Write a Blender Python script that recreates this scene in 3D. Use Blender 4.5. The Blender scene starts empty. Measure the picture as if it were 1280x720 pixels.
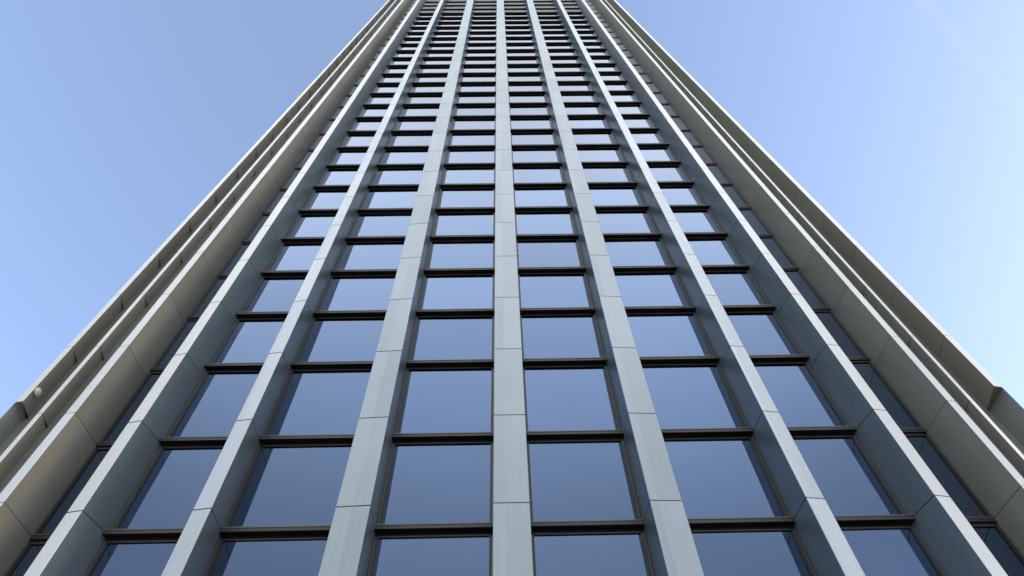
import bpy, bmesh, math, random
from mathutils import Matrix, Vector
random.seed(7)
sc = bpy.context.scene
C = sc.collection
R = math.radians

# ------------------------------------------------------------------ materials
def mat(name):
    m = bpy.data.materials.new(name); m.use_nodes = True
    return m, m.node_tree, m.node_tree.nodes['Principled BSDF']

def metal(name, col, metallic, rough, var=0.10, panel=4.23, zoff=0.0, spec=0.5):
    """satin coated aluminium: small tone change from panel to panel, faint
    vertical weather streaks, fine roughness variation"""
    m, nt, p = mat(name)
    N, L = nt.nodes.new, nt.links.new
    tc = N('ShaderNodeTexCoord')
    sep = N('ShaderNodeSeparateXYZ'); L(tc.outputs['Object'], sep.inputs[0])
    # index of the panel along the height, and of the fin
    off = N('ShaderNodeMath'); off.operation = 'SUBTRACT'; L(sep.outputs['Z'], off.inputs[0]); off.inputs[1].default_value = zoff
    dv = N('ShaderNodeMath'); dv.operation = 'DIVIDE'; L(off.outputs[0], dv.inputs[0]); dv.inputs[1].default_value = panel
    fl = N('ShaderNodeMath'); fl.operation = 'FLOOR'; L(dv.outputs[0], fl.inputs[0])
    dx = N('ShaderNodeMath'); dx.operation = 'DIVIDE'; L(sep.outputs['X'], dx.inputs[0]); dx.inputs[1].default_value = 2.6
    fx = N('ShaderNodeMath'); fx.operation = 'FLOOR'; L(dx.outputs[0], fx.inputs[0])
    cmb = N('ShaderNodeCombineXYZ'); L(fl.outputs[0], cmb.inputs['Z']); L(fx.outputs[0], cmb.inputs['X'])
    wn = N('ShaderNodeTexWhiteNoise'); wn.noise_dimensions = '3D'; L(cmb.outputs[0], wn.inputs['Vector'])
    mp = N('ShaderNodeMapping'); mp.inputs['Scale'].default_value = (5.0, 5.0, 0.35); L(tc.outputs['Object'], mp.inputs['Vector'])
    ns = N('ShaderNodeTexNoise'); ns.inputs['Scale'].default_value = 1.0; ns.inputs['Detail'].default_value = 5; L(mp.outputs[0], ns.inputs['Vector'])
    big = N('ShaderNodeTexNoise'); big.inputs['Scale'].default_value = 0.35; big.inputs['Detail'].default_value = 3; L(tc.outputs['Object'], big.inputs['Vector'])
    a = N('ShaderNodeMath'); a.operation = 'ADD'; L(wn.outputs['Value'], a.inputs[0]); L(ns.outputs['Fac'], a.inputs[1])
    b = N('ShaderNodeMath'); b.operation = 'ADD'; L(a.outputs[0], b.inputs[0]); L(big.outputs['Fac'], b.inputs[1])
    mr = N('ShaderNodeMapRange'); mr.inputs['From Min'].default_value = 0.6; mr.inputs['From Max'].default_value = 2.4
    mr.inputs['To Min'].default_value = 1 - var; mr.inputs['To Max'].default_value = 1 + var; L(b.outputs[0], mr.inputs['Value'])
    mix = N('ShaderNodeVectorMath'); mix.operation = 'SCALE'; mix.inputs[0].default_value = col; L(mr.outputs[0], mix.inputs['Scale'])
    L(mix.outputs[0], p.inputs['Base Color'])
    rr = N('ShaderNodeMapRange'); rr.inputs['To Min'].default_value = rough - 0.05; rr.inputs['To Max'].default_value = rough + 0.07
    L(ns.outputs['Fac'], rr.inputs['Value']); L(rr.outputs[0], p.inputs['Roughness'])
    p.inputs['Metallic'].default_value = metallic
    p.inputs['Specular IOR Level'].default_value = spec
    return m

def plain(name, col, rough=0.6, metallic=0.0, spec=0.5):
    m, nt, p = mat(name)
    N, L = nt.nodes.new, nt.links.new
    tc = N('ShaderNodeTexCoord')
    ns = N('ShaderNodeTexNoise'); ns.inputs['Scale'].default_value = 1.7; ns.inputs['Detail'].default_value = 4; L(tc.outputs['Object'], ns.inputs['Vector'])
    mr = N('ShaderNodeMapRange'); mr.inputs['To Min'].default_value = 0.8; mr.inputs['To Max'].default_value = 1.2; L(ns.outputs['Fac'], mr.inputs['Value'])
    sc_ = N('ShaderNodeVectorMath'); sc_.operation = 'SCALE'; sc_.inputs[0].default_value = col; L(mr.outputs[0], sc_.inputs['Scale'])
    L(sc_.outputs[0], p.inputs['Base Color'])
    p.inputs['Roughness'].default_value = rough; p.inputs['Metallic'].default_value = metallic
    p.inputs['Specular IOR Level'].default_value = spec
    return m

ZJ = 14.46 + 1.6            # height of one panel joint on the fins
H = 4.25                    # panel length on the fins
def zt(k):                  # underside of the transom of storey k; the lower storeys are taller
    low = {0: 15.92, 1: 20.27, 2: 24.98, 3: 29.2, 4: 33.4}
    return low[k] if k in low else 15.75 + 4.45 * k if k < 0 else 33.4 + 4.12 * (k - 4)
M_fin = metal('shaded_aluminium', (0.105, 0.138, 0.165), 0.45, 0.38, 0.16, H, ZJ)  # shade of the fin sides put into this colour
M_warm = metal('warm_lit_aluminium', (0.24, 0.24, 0.205), 0.4, 0.42, 0.12, H, ZJ)  # corner fins: warm light bounced off the ground, put into the colour
M_front_bright = metal('grey_front_bright', (0.52, 0.52, 0.505), 0.3, 0.4, 0.06, H, ZJ)  # brightest of the fin fronts, their light put into the colour
M_front_dim = metal('grey_front_dim', (0.225, 0.262, 0.288), 0.35, 0.38, 0.16, H, ZJ)
M_front_lit = metal('grey_front_lit', (0.38, 0.42, 0.445), 0.3, 0.40, 0.16, H, ZJ)
M_base = metal('corner_base_panel', (0.24, 0.25, 0.245), 0.2, 0.45, 0.10, H, ZJ)
M_gap = plain('dark_joint', (0.03, 0.03, 0.032), 0.8)
M_transom = metal('bronze_transom', (0.014, 0.013, 0.012), 0.1, 0.5, 0.12, 4.23, 0)
M_under = plain('black_gasket', (0.008, 0.008, 0.009), 0.7, 0, 0.2)
M_frame = metal('bronze_frame', (0.02, 0.018, 0.016), 0.3, 0.4, 0.12, 4.23, 0)
M_trim = metal('glint_trim', (0.085, 0.08, 0.072), 0.5, 0.4, 0.15, 4.23, 0)  # pale trim; on the jambs it stands for a glint
M_louvre = metal('grey_louvre', (0.22, 0.23, 0.22), 0.5, 0.45, 0.08, 4.23, 0)
M_wall = metal('side_panel', (0.36, 0.37, 0.37), 0.4, 0.45, 0.08, H, ZJ)

def glass_mat():
    m, nt, p = mat('coated_glass')
    N, L = nt.nodes.new, nt.links.new
    tc = N('ShaderNodeTexCoord')
    ns = N('ShaderNodeTexNoise'); ns.inputs['Scale'].default_value = 0.5; ns.inputs['Detail'].default_value = 2; L(tc.outputs['Object'], ns.inputs['Vector'])
    bp = N('ShaderNodeBump'); bp.inputs['Strength'].default_value = 0.05; bp.inputs['Distance'].default_value = 0.05
    L(ns.outputs['Fac'], bp.inputs['Height']); L(bp.outputs[0], p.inputs['Normal'])
    at = N('ShaderNodeAttribute'); at.attribute_name = 'tone'
    mr = N('ShaderNodeMapRange'); mr.inputs['To Min'].default_value = 0.88; mr.inputs['To Max'].default_value = 1.12; L(at.outputs['Fac'], mr.inputs['Value'])
    s = N('ShaderNodeVectorMath'); s.operation = 'SCALE'; s.inputs[0].default_value = GLASS; L(mr.outputs[0], s.inputs['Scale'])
    L(s.outputs[0], p.inputs['Base Color'])
    p.inputs['Metallic'].default_value = 1.0; p.inputs['Roughness'].default_value = 0.03
    return m
GLASS = (0.072, 0.104, 0.172)
M_glass = glass_mat()

def paving_mat():
    m, nt, p = mat('pale_paving')
    N, L = nt.nodes.new, nt.links.new
    tc = N('ShaderNodeTexCoord')
    br = N('ShaderNodeTexBrick'); br.inputs['Scale'].default_value = 1.0; br.inputs['Brick Width'].default_value = 1.2; br.inputs['Row Height'].default_value = 0.6
    br.inputs['Mortar Size'].default_value = 0.008
    br.inputs['Color1'].default_value = (0.22, 0.19, 0.15, 1); br.inputs['Color2'].default_value = (0.19, 0.17, 0.14, 1); br.inputs['Mortar'].default_value = (0.12, 0.11, 0.1, 1)
    L(tc.outputs['Object'], br.inputs['Vector'])
    L(br.outputs['Color'], p.inputs['Base Color']); p.inputs['Roughness'].default_value = 0.75
    return m
M_pave = paving_mat()

# ------------------------------------------------------------------ helpers
def box(bm, x0, x1, y0, y1, z0, z1, mi=0):
    v = [bm.verts.new(c) for c in ((x0,y0,z0),(x1,y0,z0),(x1,y1,z0),(x0,y1,z0),(x0,y0,z1),(x1,y0,z1),(x1,y1,z1),(x0,y1,z1))]
    for idx in ((3,2,1,0),(4,5,6,7),(0,1,5,4),(1,2,6,5),(2,3,7,6),(3,0,4,7)):
        f = bm.faces.new([v[i] for i in idx]); f.material_index = mi

def prism(bm, pts, z0, z1, mi=0):
    """upright prism over a plan polygon, counter-clockwise seen from above"""
    lo = [bm.verts.new((x, y, z0)) for x, y in pts]; hi = [bm.verts.new((x, y, z1)) for x, y in pts]
    n = len(pts); fs = [bm.faces.new(lo[::-1]), bm.faces.new(hi)]
    for i in range(n):
        fs.append(bm.faces.new((lo[i], lo[(i+1) % n], hi[(i+1) % n], hi[i])))
    for f in fs: f.material_index = mi

def obj(name, bm, mats, parent=None, bevel=0.0):
    bmesh.ops.recalc_face_normals(bm, faces=bm.faces)
    me = bpy.data.meshes.new(name); bm.to_mesh(me); bm.free()
    for m in (mats if isinstance(mats, (list, tuple)) else [mats]): me.materials.append(m)
    o = bpy.data.objects.new(name, me); C.objects.link(o)
    if parent: o.parent = parent
    if bevel:
        b = o.modifiers.new('bevel', 'BEVEL'); b.width = bevel; b.segments = 1; b.limit_method = 'ANGLE'
    return o

# ------------------------------------------------------------------ setting
bm = bmesh.new(); box(bm, -3000, 3000, -3000, 3000, -0.5, 0)
g = obj('ground', bm, M_pave); g['kind'] = 'structure'

# ------------------------------------------------------------------ the tower
D = 17.8                   # plane of the fin fronts
DEP = 1.35                 # fin depth
G = D + DEP                # glass plane
TOP = 152.0
tower = bpy.data.objects.new('office_tower', None); C.objects.link(tower)
tower['label'] = 'tall office tower with pale metal fins, mirrored windows and dark transoms, seen from its foot'
tower['category'] = 'skyscraper'

# fins: (inner front x, outer edge as seen in the plane of the fronts, inner back x, face angle)
FINS = [(-19.65, -19.92, -19.55, 9), (-18.43, -18.62, -18.28, 9), (-17.14, -17.50, -16.45, 10), (-14.26, -14.74, -13.82, 10),
        (-9.95, -10.54, -9.90, 8), (-4.59, -5.75, -4.56, 3), (-0.435, None, -0.435, 0), (4.90, 6.00, 4.81, 3),
        (10.26, 10.88, 10.07, 8), (14.70, 15.19, 14.25, 10), (17.93, 18.25, 17.28, 10), (18.84, 19.00, 18.70, 9), (20.40, 20.70, 20.25, 9)]
backs = []
FRONT = {0: 17.3, 1: 17.3, 2: 17.3, 10: 17.4, 11: 17.4, 12: 17.4}     # the corner fins stand further out
for i, (xi, xo, xb, ang) in enumerate(FINS):
    Dn = FRONT.get(i, D)
    if xo is not None: xi, xo = xi * Dn / D, xo * Dn / D
    if xo is None:
        pts = [(-0.435, D), (0.81, D), (0.81, G + 0.05), (-0.435, G + 0.05)]
        inner = (-0.435, 0.81); bx = (-0.435, 0.81)
    else:
        s = -1 if xi < 0 else 1
        a = R(ang); k = abs(xo) / Dn
        t = (abs(xo) - abs(xi)) / (math.cos(a) - k * math.sin(a))
        ox, oy = s * (abs(xi) + t * math.cos(a)), Dn + t * math.sin(a)
        pts = [(xi, Dn), (ox, oy), (ox, G + 0.05), (xb, G + 0.05)]
        bx = (xb, ox) if s > 0 else (ox, xb)
    backs.append(bx)
    bm = bmesh.new()
    GAP = 0.010 if i in (0, 1, 2, 10, 11, 12) else 0.022
    kmin = -4; z = ZJ + kmin * H
    zs = [0.0] + [ZJ + q * H for q in range(kmin + 1, 40) if 0.5 < ZJ + q * H < TOP - 1] + [TOP]
    corner = i in (0, 12)
    JL = 1.6 + 19.95 * Dn / D      # the corner fins change section at this joint
    if corner:
        zs = sorted([z for z in zs if abs(z - JL) > 1.5] + [JL])
    cx = sum(p[0] for p in pts) / 4; cy = sum(p[1] for p in pts) / 4
    for z0, z1 in zip(zs, zs[1:]):
        pp = pts
        if corner and z1 <= JL + 0.01:
            # below the joint the cap is left off: inner face runs out to the outer edge
            s = -1 if xi < 0 else 1
            pp = [(ox, oy), (ox, G + 0.05), (xb, G + 0.05)]
        ga, gb = (0 if corner and abs(q - JL) < 0.01 else GAP / 2 for q in (z0, z1))
        prism(bm, pp, z0 + ga, z1 - gb, 3 if corner and z1 <= JL + 0.01 else 0)
    SH = 0.98 if i in (0, 1, 2, 10, 11, 12) else 0.94
    shrink = lambda P_: [(sum(p[0] for p in P_) / len(P_) * (1 - SH) + x * SH, sum(p[1] for p in P_) / len(P_) * (1 - SH) + y * SH) for x, y in P_]
    if corner:
        prism(bm, shrink(pts), JL + 0.02, TOP - 0.1, 1); prism(bm, shrink([(ox, oy), (ox, G + 0.05), (xb, G + 0.05)]), 0.05, JL + 0.02, 1)
    else:
        prism(bm, shrink(pts), 0.05, TOP - 0.1, 1)
    if True:      # fin fronts lighter than the sides, most on outer fins: light put into colour
        front_tone = M_front_dim if i in (5, 6, 7) else M_front_lit if i in (4, 8) else M_front_bright
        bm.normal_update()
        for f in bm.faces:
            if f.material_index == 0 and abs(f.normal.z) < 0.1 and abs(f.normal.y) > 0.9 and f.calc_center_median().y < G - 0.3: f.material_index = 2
    o = obj('fin', bm, [M_warm if i in (0, 1, 2, 10, 11, 12) else M_fin, M_gap, front_tone, M_base], tower, 0.012)
    o['group'] = 'vertical fins of the tower facade'

# small round light fitting on the inner face of the left corner fin
bm = bmesh.new()
bmesh.ops.create_uvsphere(bm, u_segments=20, v_segments=10, radius=0.15, matrix=Matrix.Translation((-19.07, 17.53, 21.80)) @ Matrix.Diagonal((0.45, 1, 1, 1)))
bmesh.ops.create_cone(bm, cap_ends=True, segments=20, radius1=0.18, radius2=0.18, depth=0.05, matrix=Matrix.Translation((-19.085, 17.53, 21.80)) @ Matrix.Rotation(R(90), 4, 'Y'))
obj('wall_light', bm, plain('frosted_cover', (0.55, 0.53, 0.48), 0.4), tower)

# transoms: one per storey, across the facade behind the fins
X0, X1 = -19.3, 20.0
P = 0.27
floors = list(range(-3, 33))
for k in floors:
    z0 = zt(k)
    bm = bmesh.new()
    # projecting ledge with a thin lip and a black underside; it is set back in the two outermost bays
    for xa, xb_, p in ((X0, -14.45, 0.07), (-14.449, 14.849, P), (14.85, X1, 0.07)):
        box(bm, xa, xb_, G - p, G + 0.06, z0 + 0.012, z0 + 0.15, 0)
        box(bm, xa, xb_, G - p - 0.015, G + 0.06, z0 + 0.151, z0 + 0.20, 2)
        box(bm, xa, xb_, G - p + 0.004, G + 0.05, z0, z0 + 0.0118, 1)
    box(bm, X0, X1, G - 0.02, G + 0.05, z0 - 0.14, z0 - 0.001, 1)   # gasket below
    o = obj('transom', bm, [M_transom, M_under, M_trim], tower)

# windows
bays = []
for i in range(2, 10):
    bays.append((backs[i][1], backs[i + 1][0]))
LOUV = 25                   # storeys from here up carry louvres
FW = 0.15
def window_geo(fb, pb, x0, x1, z0, z1, tone):
    # frame: head, sill and two jambs, 50 mm proud of the pane
    y0, y1 = G - 0.05, G + 0.04
    box(fb, x0, x0 + FW, y0, y1, z0, z1); box(fb, x1 - FW, x1, y0, y1, z0, z1)
    box(fb, x0 + FW, x1 - FW, y0 + 0.01, y1, z1 - 0.05, z1); box(fb, x0 + FW, x1 - FW, y0 + 0.01, y1, z0, z0 + 0.05)
    for a in (x0 + 0.03, x1 - 0.065): box(fb, a, a + 0.035, y0 - 0.025, y0 - 0.001, z0, z1, 1)
    box(fb, x0 + FW, x1 - FW, y0 - 0.01, y0 + 0.009, z1 - 0.03, z1, 1)
    tx, tz = random.uniform(-1, 1) * 0.004, random.uniform(-1, 1) * 0.004
    a, b, c, d = x0 + FW - 0.02, x1 - FW + 0.02, z0 + 0.03, z1 - 0.03
    v = [pb.verts.new(q) for q in ((a, G + tx, c), (b, G - tx, c), (b, G - tx + tz, d), (a, G + tx + tz, d),
                                  (a, G + 0.03, c), (b, G + 0.03, c), (b, G + 0.03, d), (a, G + 0.03, d))]
    lay = pb.faces.layers.float.get('tone') or pb.faces.layers.float.new('tone')
    for idx in ((0,1,2,3), (7,6,5,4), (4,5,1,0), (5,6,2,1), (6,7,3,2), (7,4,0,3)):
        f = pb.faces.new([v[q] for q in idx]); f[lay] = tone

fS, pS = bmesh.new(), bmesh.new()
for k in floors[:-1]:
    if k >= LOUV: continue
    for (x0, x1) in bays:
        z0 = zt(k) + 0.201; z1 = zt(k + 1) - 0.141
        if z0 < 0.2: z0 = 0.2
        single = -2 <= k <= 9
        fb, pb = (bmesh.new(), bmesh.new()) if single else (fS, pS)
        window_geo(fb, pb, x0 + 0.002, x1 - 0.002, z0, z1, random.random())
        if single:
            w = obj('window', fb, [M_frame, M_trim], tower); obj('pane', pb, M_glass, w)
w = obj('window', fS, [M_frame, M_trim], tower); w['kind'] = 'stuff'
pn = obj('pane', pS, M_glass, w); pn['kind'] = 'stuff'
# louvre panels of the plant storeys at the top
for (x0, x1) in bays:
    bm = bmesh.new()
    for k in range(LOUV, 32):
        z0 = zt(k) + 0.201; z1 = zt(k + 1) - 0.141
        z = z0
        while z < z1 - 0.28:
            box(bm, x0, x1, G - 0.04, G + 0.05, z, z + 0.17); z += 0.3
    obj('louvre_panel', bm, M_louvre, tower)
# corner strips between the staggered corner fins
for a, b, ys in ((0, 1, 18.22), (1, 2, 18.08), (10, 11, 17.97), (11, 12, 18.70)):
    x0, x1 = backs[a][1], backs[b][0]
    if x1 - x0 < 0.02: continue
    bm = bmesh.new(); box(bm, x0 - 0.02, x1 + 0.02, ys, G + 0.055, 0, TOP - 1)
    obj('corner_strip', bm, M_warm, tower)
# body behind the facade, with side fins
bm = bmesh.new()
box(bm, X0 - 0.1, X1 + 0.1, G + 0.065, G + 38, 0, TOP - 1.5)
obj('body', bm, M_wall, tower)
bm = bmesh.new()
box(bm, X0 - 0.3, X1 + 0.3, G - 0.2, G + 38.2, TOP - 1.45, TOP - 0.4)
obj('roof', bm, M_wall, tower)
for s, x in ((-1, X0 - 0.1), (1, X1 + 0.1)):
    for j in range(8):
        y = G + 3 + j * 4.8
        bm = bmesh.new(); box(bm, min(x, x + s * 0.25), max(x, x + s * 0.25), y, y + 0.6, 0, TOP)
        o = obj('side_rib', bm, M_fin, tower)

# ------------------------------------------------------------------ light
SUN_AZ, SUN_EL = 89.0, 15.0     # azimuth clockwise from +Y (into the picture) towards +X
sd = Vector((math.sin(R(SUN_AZ)) * math.cos(R(SUN_EL)), math.cos(R(SUN_AZ)) * math.cos(R(SUN_EL)), math.sin(R(SUN_EL))))
li = bpy.data.lights.new('sun', 'SUN'); li.energy = 2.2; li.angle = R(0.5); li.color = (1, 0.95, 0.87)
lo = bpy.data.objects.new('sun', li); C.objects.link(lo); lo.rotation_euler = sd.to_track_quat('Z', 'Y').to_euler()
w = bpy.data.worlds.new('World'); sc.world = w; w.use_nodes = True
nt = w.node_tree; bg = nt.nodes['Background']
sky = nt.nodes.new('ShaderNodeTexSky'); sky.sky_type = 'NISHITA'; sky.sun_disc = False
sky.sun_elevation = R(SUN_EL); sky.sun_rotation = R(SUN_AZ)
sky.altitude = 0; sky.air_density = 1.0; sky.dust_density = 1.0; sky.ozone_density = 1.8
# a thin bright veil added to the unseen rear sky, lights glass and fins
N, L = nt.nodes.new, nt.links.new
tc = N('ShaderNodeTexCoord')
nz = N('ShaderNodeTexNoise'); nz.inputs['Scale'].default_value = 1.6; nz.inputs['Detail'].default_value = 5; nz.inputs['Roughness'].default_value = 0.5
mp = N('ShaderNodeMapping'); mp.inputs['Scale'].default_value = (1, 1, 1.6); mp.inputs['Rotation'].default_value = (0, 0, 0.5)
L(tc.outputs['Generated'], mp.inputs['Vector']); L(mp.outputs[0], nz.inputs['Vector'])
sp = N('ShaderNodeSeparateXYZ'); L(tc.outputs['Generated'], sp.inputs[0])
def math_(op, a, b=None, c=None):
    n = N('ShaderNodeMath'); n.operation = op
    for q, v in enumerate((a, b, c)):
        if v is None: continue
        if isinstance(v, (int, float)): n.inputs[q].default_value = v
        else: L(v, n.inputs[q])
    return n.outputs[0]
def ramp(v, a, b, lo=0.0, hi=1.0):
    n = N('ShaderNodeMapRange'); n.interpolation_type = 'SMOOTHSTEP'
    n.inputs['From Min'].default_value = a; n.inputs['From Max'].default_value = b
    n.inputs['To Min'].default_value = lo; n.inputs['To Max'].default_value = hi
    L(v, n.inputs['Value']); return n.outputs[0]
def dot(v):
    n = N('ShaderNodeVectorMath'); n.operation = 'DOT_PRODUCT'; L(tc.outputs['Generated'], n.inputs[0]); n.inputs[1].default_value = v
    return n.outputs['Value']
wob = math_('MULTIPLY_ADD', nz.outputs['Fac'], 0.3, -0.15)
core = ramp(math_('ADD', dot(Vector((0.0, -0.62, 0.78)).normalized()), wob), 0.35, 0.98)
back = ramp(math_('MULTIPLY_ADD', wob, 0.4, sp.outputs['Y']), 0.07, -0.16)
fill_veil = math_('MULTIPLY', core, back)
# faint broken aircraft trail high on the right
nz2 = N('ShaderNodeTexNoise'); nz2.inputs['Scale'].default_value = 9; nz2.inputs['Detail'].default_value = 6; L(tc.outputs['Generated'], nz2.inputs['Vector'])
off = math_('ABSOLUTE', math_('MULTIPLY_ADD', nz2.outputs['Fac'], 0.006, math_('ADD', dot((-0.57183, 0.78606, 0.23478)), -0.003)))
trail = math_('MULTIPLY', math_('MULTIPLY', ramp(off, 0.012, 0.0), ramp(dot((0.56138, 0.16626, 0.81068)), 0.985, 0.999)), ramp(nz2.outputs['Fac'], 0.3, 0.7, 0.02, 0.16))
tint = N('ShaderNodeVectorMath'); tint.operation = 'MULTIPLY'; L(sky.outputs[0], tint.inputs[0]); tint.inputs[1].default_value = (1.0, 0.952, 1.03)
hz = N('ShaderNodeMix'); hz.data_type = 'RGBA'; hz.inputs[0].default_value = 0.22; L(tint.outputs[0], hz.inputs[6]); hz.inputs[7].default_value = (1.5, 1.78, 2.35, 1)
m1 = N('ShaderNodeMix'); m1.data_type = 'RGBA'; L(trail, m1.inputs[0]); L(hz.outputs[2], m1.inputs[6]); m1.inputs[7].default_value = (2.2, 2.2, 2.2, 1)
mx = N('ShaderNodeMix'); mx.data_type = 'RGBA'; L(fill_veil, mx.inputs[0]); L(m1.outputs[2], mx.inputs[6]); 
vb = N('ShaderNodeVectorMath'); vb.operation = 'SCALE'; vb.inputs[0].default_value = (4.3, 4.5, 4.75); L(math_('MULTIPLY', ramp(sp.outputs['Z'], 0.5, 0.86, 0.74, 1.65), ramp(sp.outputs['Z'], 0.90, 0.99, 1.0, 0.55)), vb.inputs['Scale']); L(vb.outputs[0], mx.inputs[7])
L(mx.outputs[2], bg.inputs['Color']); bg.inputs['Strength'].default_value = 0.137

# ------------------------------------------------------------------ camera
cam = bpy.data.cameras.new('camera'); co = bpy.data.objects.new('camera', cam); C.objects.link(co)
cam.sensor_width = 36; cam.lens = 22.5; cam.clip_end = 6000; cam.clip_start = 0.1
m = Matrix(((0.9998122623902755, 0.01337573746729587, -0.014018902283882447),
            (0.0037929009862755353, -0.8446152883389866, -0.5353602792570242),
            (-0.0190014177404576, 0.5352065996895558, -0.8445074551314489))).to_4x4()
m.translation = (0, 0, 1.6)
co.matrix_world = m
sc.camera = co
sc.view_settings.view_transform = 'Standard'; sc.view_settings.look = 'None'
sc.view_settings.exposure = 1.66; sc.view_settings.gamma = 1; sc.view_settings.use_curve_mapping = False
